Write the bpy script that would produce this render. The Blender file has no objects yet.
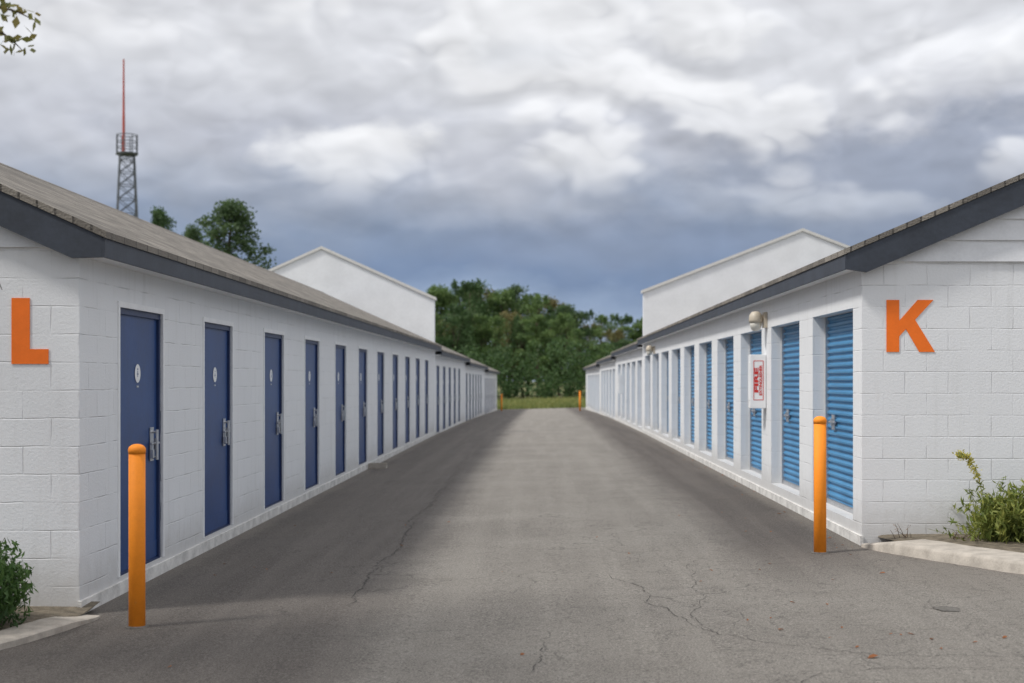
import bpy, bmesh, math, random
from mathutils import Vector, noise as mnoise
random.seed(7)
C = bpy.context.scene.collection
R = random.random
F = 1422.2; VX = 542.0; VY = 380.0; HC = 1.70

# ------------------------------------------------------------ node helpers
class NT:
    def __init__(s, nt): s.nt = nt
    def n(s, typ, **kw):
        nd = s.nt.nodes.new(typ)
        for k, v in kw.items(): setattr(nd, k, v)
        return nd
    def put(s, sock, v):
        if v is None: return
        if isinstance(v, bpy.types.NodeSocket): s.nt.links.new(v, sock)
        else: sock.default_value = v
    def m(s, op, a, b=None, c=None, clamp=False):
        nd = s.n('ShaderNodeMath', operation=op); nd.use_clamp = clamp
        s.put(nd.inputs[0], a)
        if b is not None: s.put(nd.inputs[1], b)
        if c is not None: s.put(nd.inputs[2], c)
        return nd.outputs[0]
    def mr(s, v, a, b, c=0.0, d=1.0, smooth=True):
        nd = s.n('ShaderNodeMapRange'); nd.interpolation_type = 'SMOOTHSTEP' if smooth else 'LINEAR'
        s.put(nd.inputs[0], v)
        for i, x in enumerate((a, b, c, d)): s.put(nd.inputs[i+1], x)
        return nd.outputs[0]
    def mix(s, f, a, b, mode='MIX'):
        nd = s.n('ShaderNodeMix', data_type='RGBA', blend_type=mode)
        s.put(nd.inputs[0], f)
        s.put(nd.inputs[6], a if isinstance(a, bpy.types.NodeSocket) else (*a, 1))
        s.put(nd.inputs[7], b if isinstance(b, bpy.types.NodeSocket) else (*b, 1))
        return nd.outputs[2]
    def noise(s, vec, scale, detail=4, rough=.55, dist=0):
        nd = s.n('ShaderNodeTexNoise')
        s.put(nd.inputs['Vector'], vec); nd.inputs['Scale'].default_value = scale
        nd.inputs['Detail'].default_value = detail; nd.inputs['Roughness'].default_value = rough
        nd.inputs['Distortion'].default_value = dist
        return nd.outputs['Fac']
    def sep(s, vec):
        nd = s.n('ShaderNodeSeparateXYZ'); s.put(nd.inputs[0], vec); return nd.outputs
    def comb(s, x, y, z):
        nd = s.n('ShaderNodeCombineXYZ')
        for i, v in enumerate((x, y, z)): s.put(nd.inputs[i], v)
        return nd.outputs[0]
    def bump(s, h, strength=.3, dist=.01, nrm=None):
        nd = s.n('ShaderNodeBump'); nd.inputs['Strength'].default_value = strength
        nd.inputs['Distance'].default_value = dist; s.put(nd.inputs['Height'], h)
        if nrm: s.put(nd.inputs['Normal'], nrm)
        return nd.outputs[0]

def new_mat(name, rough=.7, metal=0):
    mt = bpy.data.materials.new(name); mt.use_nodes = True
    nt = mt.node_tree; b = nt.nodes['Principled BSDF']
    b.inputs['Roughness'].default_value = rough; b.inputs['Metallic'].default_value = metal
    t = NT(nt); t.b = b
    t.obj = t.n('ShaderNodeTexCoord').outputs['Object']
    return mt, t

def simple(name, col, rough=.6, metal=0, var=.12, scale=6, bump=.1):
    mt, t = new_mat(name, rough, metal)
    n1 = t.noise(t.obj, scale, 5); n2 = t.noise(t.obj, scale*9, 3)
    f = t.m('ADD', t.m('MULTIPLY', n1, .7), t.m('MULTIPLY', n2, .3))
    lo = tuple(c*(1-var) for c in col); hi = tuple(min(1, c*(1+var)) for c in col)
    t.put(t.b.inputs['Base Color'], t.mix(t.mr(f, .3, .7), lo, hi))
    t.put(t.b.inputs['Normal'], t.bump(n2, bump, .01))
    return mt

def block_mat(name, col, stain=.45):
    mt, t = new_mat(name, .6)
    o = t.sep(t.obj)
    nd0 = t.noise(t.obj, 3, 3)
    wob = t.m('MULTIPLY', t.m('SUBTRACT', nd0, .5), .020)
    u = t.m('ADD', t.m('ADD', o[0], o[1]), wob); v = t.m('ADD', o[2], wob)
    uv = t.comb(u, v, 0.0)
    br = t.n('ShaderNodeTexBrick'); t.put(br.inputs['Vector'], uv)
    br.offset = .5
    for k, val in (('Scale', 1.0), ('Mortar Size', .0062), ('Mortar Smooth', .9), ('Bias', 0), ('Brick Width', .406), ('Row Height', .203)):
        br.inputs[k].default_value = val
    br.inputs['Color1'].default_value = (.0, .0, .0, 1); br.inputs['Color2'].default_value = (1, 1, 1, 1)
    br.inputs['Mortar'].default_value = (.5, .5, .5, 1)
    bv = t.sep(br.outputs['Color'])[0]
    fac = br.outputs['Fac']
    big = t.noise(t.obj, .8, 5); fine = t.noise(t.obj, 45, 4, .7); mid = t.noise(t.obj, 9, 5)
    c = t.mix(t.m('MULTIPLY', bv, .8), tuple(x*.96 for x in col), col)
    c = t.mix(t.mr(big, .35, .75, 0, .3), c, tuple(x*.88 for x in col))
    c = t.mix(t.mr(mid, .58, .8, 0, .3), c, (col[0]*.88, col[1]*.86, col[2]*.82))
    jm = t.mr(t.noise(t.obj, 3.4, 5), .38, .66, .06, 1)
    c = t.mix(t.m('MULTIPLY', t.m('MULTIPLY', fac, .30), jm), c, tuple(x*.45 for x in col))
    low = t.mr(t.m('ADD', o[2], t.m('MULTIPLY', mid, -.3)), -.12, .4, stain, 0)
    c = t.mix(low, c, (.36, .335, .30))
    run = t.noise(t.comb(t.m('MULTIPLY', u, 5), t.m('MULTIPLY', v, .35), 0.0), 1.5, 5)
    c = t.mix(t.mr(run, .52, .8, 0, .25), c, (.45, .45, .43))
    c = t.mix(t.mr(fine, .58, .78, 0, .18), c, (.46, .46, .45))
    t.put(t.b.inputs['Base Color'], c)
    h = t.m('ADD', t.m('MULTIPLY', t.m('MULTIPLY', fac, jm), -1.0), t.m('ADD', t.m('MULTIPLY', fine, .6), t.m('MULTIPLY', bv, .14)))
    t.put(t.b.inputs['Normal'], t.bump(h, .7, .0078))
    return mt

M = {}
M['block'] = block_mat('painted_block', (.775, .79, .81))
M['firewall'] = simple('painted_render', (.80, .815, .835), .6, var=.06, scale=1.5)
M['white'] = simple('white_paint', (.81, .82, .83), .5, var=.05, scale=3)
M['siding'] = simple('siding_paint', (.70, .715, .74), .5, var=.08, scale=4)
M['fascia'] = simple('dark_fascia', (.034, .042, .058), .6, var=.25, scale=3)
M['footing'] = simple('painted_footing', (.62, .61, .59), .75, var=.25, scale=5, bump=.6)
M['cap'] = simple('metal_cap', (.66, .65, .62), .45, var=.06)
M['blue'] = simple('dark_blue_door', (.014, .053, .185), .42, var=.16, scale=2.5, bump=.05)
M['blueframe'] = simple('dark_blue_frame', (.010, .026, .09), .45, var=.12)
M['steel'] = simple('galvanised_steel', (.55, .56, .58), .35, .85, var=.12, scale=20)
M['orange'] = simple('orange_paint', (.95, .285, .012), .7, var=.06, scale=9, bump=.2)
M['letter'] = simple('orange_letter', (.88, .170, .006), .6, var=.06)
M['concrete'] = simple('curb_concrete', (.38, .345, .30), .9, var=.22, scale=8, bump=.5)
M['red'] = simple('red_paint', (.62, .035, .03), .5)
M['gloss'] = simple('lamp_cover', (.50, .44, .35), .45, var=.1)
M['lens'] = simple('lamp_lens', (.60, .58, .52), .3, var=.06)
M['crack'] = simple('crack_dark', (.060, .055, .050), .95)
M['patch'] = simple('patch_tar', (.12, .112, .10), .9, var=.3, scale=30, bump=.6)
M['bark'] = simple('bark', (.10, .075, .055), .9, var=.35, scale=12, bump=.8)
M['tower'] = simple('tower_steel', (.10, .11, .12), .55, .3)
M['mast'] = simple('mast_red', (.45, .07, .045), .5)
M['soil'] = simple('soil_mulch', (.15, .125, .09), .95, var=.45, scale=14, bump=1)

def rollup():
    mt, t = new_mat('rollup_blue', .40)
    n1 = t.noise(t.obj, 2, 5); o = t.sep(t.obj)
    c = t.mix(t.mr(n1, .3, .7), (.042, .195, .385), (.060, .25, .47))
    dirt = t.noise(t.comb(t.m('MULTIPLY', o[1], 9), t.m('MULTIPLY', o[2], .8), 0.0), 1.3, 5)
    c = t.mix(t.mr(dirt, .55, .85, 0, .35), c, (.17, .25, .32))
    t.put(t.b.inputs['Base Color'], c); return mt
M['rollup'] = rollup()

def shingle():
    mt, t = new_mat('shingles', .95)
    o = t.sep(t.obj)
    br = t.n('ShaderNodeTexBrick'); t.put(br.inputs['Vector'], t.comb(o[1], o[0], 0.0))
    for k, val in (('Scale', 1.0), ('Mortar Size', .009), ('Mortar Smooth', .2), ('Brick Width', .31), ('Row Height', .13)):
        br.inputs[k].default_value = val
    br.inputs['Color1'].default_value = (.12, .107, .093, 1); br.inputs['Color2'].default_value = (.27, .245, .212, 1)
    br.inputs['Mortar'].default_value = (.035, .031, .028, 1)
    n = t.noise(t.obj, 60, 3); b = t.noise(t.obj, 1.1, 4)
    c = t.mix(t.mr(n, .3, .7, 0, .35), br.outputs['Color'], (.31, .285, .25))
    c = t.mix(t.mr(b, .42, .7, 0, .6), c, (.10, .091, .08))
    t.put(t.b.inputs['Base Color'], c)
    t.put(t.b.inputs['Normal'], t.bump(t.m('SUBTRACT', n, br.outputs['Fac']), .9, .015)); return mt
M['shingle'] = shingle()

def asphalt():
    mt, t = new_mat('asphalt', .9)
    o = t.sep(t.obj)
    n1 = t.noise(t.obj, .55, 6, .6); n2 = t.noise(t.obj, 3.0, 6, .65)
    sp = t.noise(t.obj, 80, 4, .8); sp2 = t.noise(t.obj, 30, 4, .75)
    streak = t.noise(t.comb(t.m('MULTIPLY', o[0], 3.0), t.m('MULTIPLY', o[1], .12), 0.0), 1.2, 5)
    c = t.mix(t.mr(n1, .3, .7), (.195, .178, .157), (.262, .242, .214))
    c = t.mix(t.mr(n2, .42, .75, 0, .35), c, (.160, .146, .128))
    c = t.mix(t.mr(streak, .42, .68, 0, .45), c, (.305, .283, .251))
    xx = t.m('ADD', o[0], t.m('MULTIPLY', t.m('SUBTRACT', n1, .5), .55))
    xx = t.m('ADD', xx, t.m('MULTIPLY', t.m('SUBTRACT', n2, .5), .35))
    left = t.mr(t.m('SUBTRACT', xx, 0.0), -.80, -1.50, 0, .70)  # left band: stained asphalt with the L row's shade painted into its colour
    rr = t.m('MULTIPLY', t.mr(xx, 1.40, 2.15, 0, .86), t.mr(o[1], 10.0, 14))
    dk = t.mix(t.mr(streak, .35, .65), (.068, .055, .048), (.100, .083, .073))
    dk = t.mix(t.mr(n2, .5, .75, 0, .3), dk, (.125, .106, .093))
    darkened = t.m('MAXIMUM', left, rr)  # painted shade and stain on the left, stained strip on the right
    c = t.mix(darkened, c, dk)
    ax = t.m('ABSOLUTE', t.m('ADD', t.m('ADD', o[0], .17), t.m('MULTIPLY', t.m('SUBTRACT', n2, .5), .25)))
    edge = t.m('MULTIPLY', t.mr(ax, 2.90, 3.08, 0, .5), t.mr(o[1], 9.5, 11))
    c = t.mix(edge, c, (.25, .225, .195))
    spk = t.m('SUBTRACT', .62, t.m('MULTIPLY', darkened, .36))
    c = t.mix(t.m('MULTIPLY', t.mr(sp, .50, .64), spk), c, (.48, .445, .40))
    c = t.mix(t.mr(sp, .48, .35, 0, .72), c, (.045, .040, .036))
    c = t.mix(t.mr(sp2, .47, .32, 0, .62), c, (.045, .040, .036))
    wv = t.n('ShaderNodeVectorMath', operation='ADD'); nz = t.n('ShaderNodeTexNoise')
    nz.inputs['Scale'].default_value = 1.6; nz.inputs['Detail'].default_value = 6; t.put(nz.inputs['Vector'], t.obj)
    t.put(wv.inputs[0], t.obj); sc = t.n('ShaderNodeVectorMath', operation='SCALE'); t.put(sc.inputs[0], nz.outputs['Color']); sc.inputs['Scale'].default_value = .9
    t.put(wv.inputs[1], sc.outputs[0])
    vo = t.n('ShaderNodeTexVoronoi', feature='DISTANCE_TO_EDGE'); t.put(vo.inputs['Vector'], wv.outputs[0]); vo.inputs['Scale'].default_value = .62
    crk = t.m('MULTIPLY', t.mr(vo.outputs[0], .007, .002), t.mr(n1, .44, .54, 0, .65))
    vo2 = t.n('ShaderNodeTexVoronoi', feature='DISTANCE_TO_EDGE'); t.put(vo2.inputs['Vector'], wv.outputs[0]); vo2.inputs['Scale'].default_value = 2.2
    zone = t.m('MAXIMUM', t.mr(t.noise(t.obj, .4, 3), .48, .62, 0, .55), t.m('MULTIPLY', t.mr(o[0], -.3, .5, 0, .5), t.mr(o[1], 17, 12)))
    crk2 = t.m('MULTIPLY', t.mr(vo2.outputs[0], .018, .005), t.m('MULTIPLY', zone, t.mr(n2, .40, .55)))
    ck = t.m('MAXIMUM', crk, crk2)
    c = t.mix(t.m('MULTIPLY', ck, .7), c, (.05, .045, .04))
    t.put(t.b.inputs['Base Color'], c)
    h = t.m('SUBTRACT', t.m('ADD', t.m('MULTIPLY', sp, .9), t.m('MULTIPLY', sp2, .9)), t.m('MULTIPLY', ck, .5))
    t.put(t.b.inputs['Normal'], t.bump(h, 1.0, .020)); return mt
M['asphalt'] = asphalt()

def field():
    mt, t = new_mat('field_grass', .95)
    n1 = t.noise(t.obj, .12, 6); n2 = t.noise(t.obj, 2.5, 6, .7); n3 = t.noise(t.obj, 40, 3)
    c = t.mix(t.mr(n1, .35, .65), (.12, .14, .04), (.21, .20, .08))
    c = t.mix(t.mr(n2, .4, .7, 0, .7), c, (.07, .10, .03))
    c = t.mix(t.mr(n3, .4, .7, 0, .4), c, (.20, .18, .10))
    t.put(t.b.inputs['Base Color'], c); t.put(t.b.inputs['Normal'], t.bump(t.m('ADD', n2, n3), 1, .05)); return mt
M['field'] = field()

def leafmat(name, a, b, c3, scale=.5):
    mt, t = new_mat(name, .65)
    isl = t.n('ShaderNodeNewGeometry').outputs['Random Per Island']
    cl = t.noise(t.obj, scale, 3)
    c = t.mix(isl, a, b)
    c = t.mix(t.mr(cl, .42, .68, 0, .75), c, c3)
    t.put(t.b.inputs['Base Color'], c)
    tr = t.n('ShaderNodeBsdfTranslucent'); t.put(tr.inputs[0], c)
    mx = t.n('ShaderNodeMixShader'); mx.inputs[0].default_value = .35
    t.put(mx.inputs[1], t.b.outputs[0]); t.put(mx.inputs[2], tr.outputs[0])
    t.put(mt.node_tree.nodes['Material Output'].inputs[0], mx.outputs[0]); return mt
M['leaf_dark'] = leafmat('leaf_dark', (.052, .110, .034), (.095, .165, .050), (.030, .068, .023))
M['leaf_mid'] = leafmat('leaf_mid', (.105, .185, .050), (.17, .245, .072), (.058, .115, .036))
M['leaf_rust'] = leafmat('leaf_rust', (.20, .175, .065), (.25, .20, .08), (.10, .125, .043))
M['leaf_pine'] = leafmat('leaf_pine', (.060, .110, .042), (.11, .17, .056), (.034, .068, .026))
M['leaf_near'] = leafmat('leaf_near', (.22, .22, .06), (.32, .25, .08), (.14, .16, .045), 3)
M['bush'] = leafmat('bush_leaf', (.045, .11, .024), (.10, .18, .045), (.025, .06, .016), 4)
M['weed'] = leafmat('weed_leaf', (.15, .21, .042), (.33, .34, .075), (.08, .12, .028), 4)
M['plume'] = leafmat('weed_plume', (.52, .48, .09), (.70, .60, .15), (.38, .36, .08), 4)
M['dry'] = leafmat('dry_leaf', (.20, .10, .045), (.28, .17, .08), (.12, .07, .04), 4)
M['fallen'] = leafmat('fallen_leaf', (.28, .085, .025), (.34, .15, .05), (.16, .07, .03), 4)
M['grass'] = leafmat('grass_blade', (.16, .20, .05), (.31, .30, .10), (.11, .15, .04), .2)

# ------------------------------------------------------------ mesh builder
class MB:
    def __init__(s): s.v = []; s.f = []
    def quad(s, *p):
        i = len(s.v); s.v += [tuple(q) for q in p]; s.f.append(tuple(range(i, i+len(p))))
    def box(s, x0, x1, y0, y1, z0, z1):
        x0, x1 = sorted((x0, x1)); y0, y1 = sorted((y0, y1)); z0, z1 = sorted((z0, z1))
        i = len(s.v)
        s.v += [(x0,y0,z0),(x1,y0,z0),(x1,y1,z0),(x0,y1,z0),(x0,y0,z1),(x1,y0,z1),(x1,y1,z1),(x0,y1,z1)]
        s.f += [(i,i+3,i+2,i+1),(i+4,i+5,i+6,i+7),(i,i+1,i+5,i+4),(i+1,i+2,i+6,i+5),(i+2,i+3,i+7,i+6),(i+3,i,i+4,i+7)]
    def prism_y(s, pts, y0, y1):
        i = len(s.v); n = len(pts)
        s.v += [(x, y0, z) for x, z in pts] + [(x, y1, z) for x, z in pts]
        s.f.append(tuple(range(i, i+n))); s.f.append(tuple(range(i+2*n-1, i+n-1, -1)))
        for k in range(n): s.f.append((i+k, i+(k+1) % n, i+n+(k+1) % n, i+n+k))
    def tube(s, p0, p1, r0, r1=None, n=8, cap=True):
        r1 = r0 if r1 is None else r1
        p0 = Vector(p0); p1 = Vector(p1); d = (p1-p0)
        if d.length < 1e-6: return
        d.normalize(); a = d.orthogonal().normalized(); b = d.cross(a)
        i = len(s.v)
        for p, r in ((p0, r0), (p1, r1)):
            for k in range(n):
                t = 2*math.pi*k/n; s.v.append(tuple(p + a*(r*math.cos(t)) + b*(r*math.sin(t))))
        for k in range(n): s.f.append((i+k, i+(k+1) % n, i+n+(k+1) % n, i+n+k))
        if cap: s.f.append(tuple(range(i+n-1, i-1, -1))); s.f.append(tuple(range(i+n, i+2*n)))
    def path(s, pts, r0, r1, n=7):
        for k in range(len(pts)-1):
            a = r0+(r1-r0)*k/(len(pts)-1); b = r0+(r1-r0)*(k+1)/(len(pts)-1)
            s.tube(pts[k], pts[k+1], a, b, n)
    def lathe(s, prof, n=24, c=(0, 0, 0)):
        i = len(s.v)
        for r, z in prof:
            for k in range(n):
                t = 2*math.pi*k/n; s.v.append((c[0]+r*math.cos(t), c[1]+r*math.sin(t), c[2]+z))
        for j in range(len(prof)-1):
            for k in range(n):
                s.f.append((i+j*n+k, i+j*n+(k+1) % n, i+(j+1)*n+(k+1) % n, i+(j+1)*n+k))
        s.f.append(tuple(range(i+n-1, i-1, -1))); m = i+(len(prof)-1)*n; s.f.append(tuple(range(m, m+n)))
    def leaf(s, p, size, aspect=.5, up=0.0):
        d = Vector((random.gauss(0, 1), random.gauss(0, 1), random.gauss(0, 1)+up)).normalized()
        a = d.orthogonal().normalized(); b = d.cross(a); t = R()*6.28
        w = a*math.cos(t)+b*math.sin(t)
        p = Vector(p); L = d*size; W = w*size*aspect
        s.quad(p-L*.5, p+W*.5, p+L*.5, p-W*.5)
    def mesh(s, name, mat, smooth=False, recalc=True):
        me = bpy.data.meshes.new(name); me.from_pydata(s.v, [], s.f)
        if recalc:
            bm = bmesh.new(); bm.from_mesh(me); bmesh.ops.recalc_face_normals(bm, faces=bm.faces); bm.to_mesh(me); bm.free()
        me.materials.append(mat)
        if smooth: me.polygons.foreach_set('use_smooth', [True]*len(me.polygons))
        me.update(); return me
    def build(s, name, mat, parent=None, loc=(0, 0, 0), smooth=False, recalc=True):
        return link(name, s.mesh(name, mat, smooth, recalc), parent, loc)

def link(name, me, parent=None, loc=(0, 0, 0)):
    o = bpy.data.objects.new(name, me); C.objects.link(o); o.location = loc
    if parent: o.parent = parent
    return o
def tag(o, label=None, cat=None, group=None, kind=None):
    if label: o['label'] = label
    if cat: o['category'] = cat
    if group: o['group'] = group
    if kind: o['kind'] = kind
    return o
def thing(name, label, cat, loc=(0, 0, 0), group=None, rz=0):
    o = bpy.data.objects.new(name, None); C.objects.link(o); o.location = loc; o.rotation_euler.z = rz
    o.empty_display_size = .2
    return tag(o, label, cat, group)

# ------------------------------------------------------------ terrain
def sstep(a, b, x):
    t = max(0, min(1, (x-a)/(b-a))); return t*t*(3-2*t)
def zg(x, y):
    cx = max(-3.3, min(3.0, x))
    return .0238*(cx+3.3) - .54*max(0, min(1, (y-42)/64.0))*(0.5+0.5*sstep(42, 106, y))
def G(px, py):
    Z = 10.0
    for _ in range(30):
        X = (px-VX)*Z/F; Z = (HC-zg(X, Z))*F/(py-VY)
    return X, Z, zg(X, Z)

def sheet(name, xs, ys, dz, mat, keep=lambda x, y: True):
    m = MB(); idx = {}
    for j, y in enumerate(ys):
        for i, x in enumerate(xs):
            idx[i, j] = len(m.v); m.v.append((x, y, zg(x, y)+dz))
    for j in range(len(ys)-1):
        for i in range(len(xs)-1):
            if keep((xs[i]+xs[i+1])/2, (ys[j]+ys[j+1])/2): m.f.append((idx[i,j], idx[i+1,j], idx[i+1,j+1], idx[i,j+1]))
    o = m.build(name, mat, smooth=True); return tag(o, kind='structure')
xs = [-900, -400, -150, -60, -30, -15, -8, -5, -3.3, -1.5, 0, 1.5, 3.0, 5, 8, 15, 30, 60, 150, 400, 900]
ys = [-200, -60, -20] + list(range(-10, 116, 3)) + [125, 140, 170, 220, 300, 500, 900, 1800]
tag(sheet('ground', xs, ys, -.03, M['field']), 'open grassy ground around the storage yard and to the horizon', 'ground')
xs2 = [-40, -20, -10, -6, -3.7, -3.3, -2, -1, 0, 1, 2, 3.0, 3.3, 6, 10, 20, 40]
ys2 = list(range(-20, 14, 1)) + [13.6] + list(range(15, 108, 2)) + [107.5]
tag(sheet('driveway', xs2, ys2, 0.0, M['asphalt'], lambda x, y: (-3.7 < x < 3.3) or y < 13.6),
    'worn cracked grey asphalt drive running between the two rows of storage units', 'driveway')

def curb(name, pts, side, label, hh, wd):
    P = []
    for k in range(len(pts)-1):
        a = Vector(pts[k]); b = Vector(pts[k+1]); n_ = max(1, min(8, int((b-a).length/.06)))
        for j in range(n_): P.append(a.lerp(b, j/n_))
    P.append(Vector(pts[-1])); pts = P
    m = MB(); n = len(pts); rows = []; run = 0
    for k in range(n):
        p = pts[k]; a = pts[max(0, k-2)]; b = pts[min(n-1, k+2)]
        run += (pts[k]-pts[k-1]).length if k else 0
        d = (b-a).normalized(); nr = Vector((-d.y, d.x))*side
        w1_ = .006*mnoise.noise(Vector((p.x*4, p.y*4, 1)))+.003*mnoise.noise(Vector((p.x*14, p.y*14, 4)))
        p = p+nr*w1_*1.5
        o = p+nr*wd; z0 = zg(p.x, p.y); h = hh*(.35+.65*min(1, run/.5)) + w1_*.4
        q = [(p.x, p.y, z0-.1), (p.x+nr.x*.015, p.y+nr.y*.015, z0+h*.72), (p.x+nr.x*.035, p.y+nr.y*.035, z0+h*.93), (p.x+nr.x*.07, p.y+nr.y*.07, z0+h), (o.x, o.y, z0+h+.008), (o.x, o.y, z0-.1)]
        rows.append(len(m.v)); m.v += q
    for k in range(n-1):
        for j in range(5): m.f.append((rows[k]+j, rows[k+1]+j, rows[k+1]+j+1, rows[k]+j+1))
    m.f.append(tuple(rows[0]+j for j in range(6))); m.f.append(tuple(rows[-1]+j for j in range(6)))
    o = m.build(name, M['concrete'], smooth=True)
    o.data.set_sharp_from_angle(angle=math.radians(45))
    tag(o, label, 'curb', kind='structure')
def smooth_pts(p, n=6):
    out = []
    P = [Vector(q) for q in p]; P = [P[0]*2-P[1]]+P+[P[-1]*2-P[-2]]
    for i in range(1, len(P)-2):
        for k in range(n):
            t = k/n; a, b, c, d = P[i-1], P[i], P[i+1], P[i+2]
            out.append(.5*((2*b)+(c-a)*t+(2*a-5*b+4*c-d)*t*t+(3*b-a-3*c+d)*t**3))
    out.append(P[-2]); return [(q.x, q.y) for q in out]
LC = smooth_pts([(-3.14, 10.15), (-3.17, 9.85), (-3.42, 8.9), (-4.05, 7.9), (-5.2, 7.15), (-7.5, 6.8), (-14, 6.7), (-30, 6.7)])
RC = smooth_pts([(2.95, 13.2), (3.02, 12.9), (3.2, 12.5), (3.51, 11.9), (3.9, 11.25), (5.0, 10.3), (7.5, 9.7), (14, 9.5), (30, 9.5)])
curb('curb', LC, -1, 'low concrete curb by the corner of the building marked L', .055, .24)
curb('curb', RC, 1, 'low pale concrete curb curving in front of the wall marked K', .10, .42)
def bed(pts, back, label, z):
    m = MB()
    for (x, y) in pts: m.v.append((x, y, zg(x, y)+z))
    for (x, y) in pts: m.v.append((x, back, zg(x, y)+z+.03))
    n = len(pts)
    for k in range(n-1): m.f.append((k, k+1, n+k+1, n+k))
    tag(m.build('planting_bed', M['soil']), label, 'planting bed', kind='structure')
bed([(x-.12, y+.06) for x, y in LC], 10.5, 'bare soil bed behind the curb at the building marked L', .035)
bed([(x+.20, y+.12) for x, y in RC], 13.5, 'bare soil bed behind the curb at the building marked K', .08)

def crack(px, w=.012, label=''):
    P = [Vector(G(*p)) for p in px]; pts = []
    for i in range(len(P)-1):
        n = max(3, int((P[i+1]-P[i]).length/.05))
        for k in range(n):
            q = P[i].lerp(P[i+1], k/n); s_ = .10*mnoise.noise(Vector((q.x*2.2, q.y*2.2, w*99)))
            q.x += random.gauss(0, .010)+s_; q.y += random.gauss(0, .02); pts.append(q)
    m = MB()
    for k, q in enumerate(pts):
        a = pts[max(0, k-1)]; b = pts[min(len(pts)-1, k+1)]; d = (b-a); d.z = 0; d.normalize()
        nr = Vector((-d.y, d.x, 0))*w*(.12+R()*.9)*.5; z = zg(q.x, q.y)+.004
        m.v += [(q.x-nr.x, q.y-nr.y, z), (q.x+nr.x, q.y+nr.y, z)]
    for k in range(len(pts)-1): m.f.append((2*k, 2*k+2, 2*k+3, 2*k+1))
    tag(m.build('crack', M['crack'], recalc=False), label, 'crack', kind='structure')
crack([(348,606),(366,585),(372,570),(396,548),(405,530),(432,502),(452,478),(468,455)], .015, 'long crack in the dark left side of the drive')
crack([(610,575),(640,590),(655,605),(685,618),(712,634),(760,641),(830,650),(900,655),(1010,657)], .009, 'long crack across the right foreground of the asphalt')
crack([(712,634),(700,612),(704,596),(690,580),(694,560)], .006, 'short branch crack off the long right crack')
crack([(503,668),(525,673),(544,660),(540,648)], .008, 'small hooked crack at the bottom centre of the drive')
crack([(800,683),(830,672),(905,668),(1015,668)], .007, 'fine crack along the bottom right of the asphalt')
m = MB(); X, Y, Z = G(947, 609); n = 30
for k in range(n):
    a = 2*math.pi*k/n; r = .085*(1+.5*mnoise.noise(Vector((math.cos(a)*1.8, math.sin(a)*1.8, 3)))); m.v.append((math.cos(a)*r, math.sin(a)*r*1.2, .004))
m.f.append(tuple(range(n)))
tag(m.build('tar_patch', M['patch'], loc=(X, Y, Z)), 'small dark round tar patch on the asphalt at right', 'patch', kind='structure')

# ------------------------------------------------------------ buildings
def map_side(side):
    return lambda t, y, z: (side*t, y, z)
DW = 1.28; DH = 2.14
def swing_meshes(side):
    s = side; d = {}; k0 = -.045
    m = MB(); m.box(s*(.085+k0), s*(.125+k0), -DW/2+.05, DW/2-.05, .012, DH-.05)
    m.box(s*(.0845+k0), s*(.081+k0), -DW/2+.053, DW/2-.053, .02, .16); d['door'] = m.mesh('door', M['blue'])
    m = MB()
    for a, b in ((-DW/2, -DW/2+.05), (DW/2-.05, DW/2)): m.box(s*(.062+k0), s*.14, a, b, 0, DH)
    m.box(s*(.062+k0), s*.14, -DW/2+.05, DW/2-.05, DH-.05, DH); m.box(s*(.05+k0), s*.14, -DW/2+.05, DW/2-.05, 0, .012)
    d['frame'] = m.mesh('door_frame', M['blueframe'])
    m = MB(); e = .045; q = -.009
    m.box(s*q, s*.004, -DW/2-e, -DW/2+.001, .0, DH+e); m.box(s*q, s*.004, DW/2-.001, DW/2+e, .0, DH+e)
    m.box(s*q, s*.004, -DW/2+.001, DW/2-.001, DH-.001, DH+e); d['surround'] = m.mesh('door_surround', M['white'])
    m = MB(); zc = .99; K_ = k0
    m.box(s*(.081+K_), s*(.074+K_), .36, .47, zc-.13, zc+.16)
    m.box(s*(.081+K_), s*(.06+K_), .50, .56, zc-.04, zc+.06)
    m.tube((s*(.055+K_), .30, zc+.02), (s*(.055+K_), .56, zc+.02), .011)
    for zz in (zc+.12, zc-.10): m.tube((s*(.074+K_), .415, zz), (s*(.03+K_), .415, zz), .012)
    m.tube((s*(.03+K_), .415, zc+.14), (s*(.03+K_), .415, zc-.12), .013)
    m.box(s*(.062+K_), s*(.038+K_), .31, .36, zc-.10, zc-.03)
    m.tube((s*(.05+K_), .32, zc-.03), (s*(.05+K_), .32, zc+.03), .005); m.tube((s*(.05+K_), .35, zc-.03), (s*(.05+K_), .35, zc+.03), .005)
    d['latch'] = m.mesh('latch', M['steel'])
    n = 28; m = MB()
    m.quad(*[(s*(.0805+K_), .082*math.cos(2*math.pi*k/n), 1.615+.078*math.sin(2*math.pi*k/n)) for k in range(n)])
    d['emblem'] = m.mesh('emblem', M['white'], recalc=False)
    m = MB(); m.box(s*(.0803+K_), s*(.0797+K_), -.007, .007, 1.585, 1.635); m.box(s*(.0803+K_), s*(.0796+K_), -.022, .022, 1.606, 1.614)
    m.quad(*[(s*(.0796+K_), .011*math.cos(2*math.pi*k/12), 1.65+.010*math.sin(2*math.pi*k/12)) for k in range(12)])
    d['mark'] = m.mesh('emblem_mark', M['blue'], recalc=False)
    m = MB(); m.box(s*(.0845+K_), s*(.0800+K_), -.030, .030, 1.498, 1.513); d['strip'] = m.mesh('number_strip', M['steel'])
    return d
RW = 2.04; RH = 2.05; RT = .165
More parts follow.
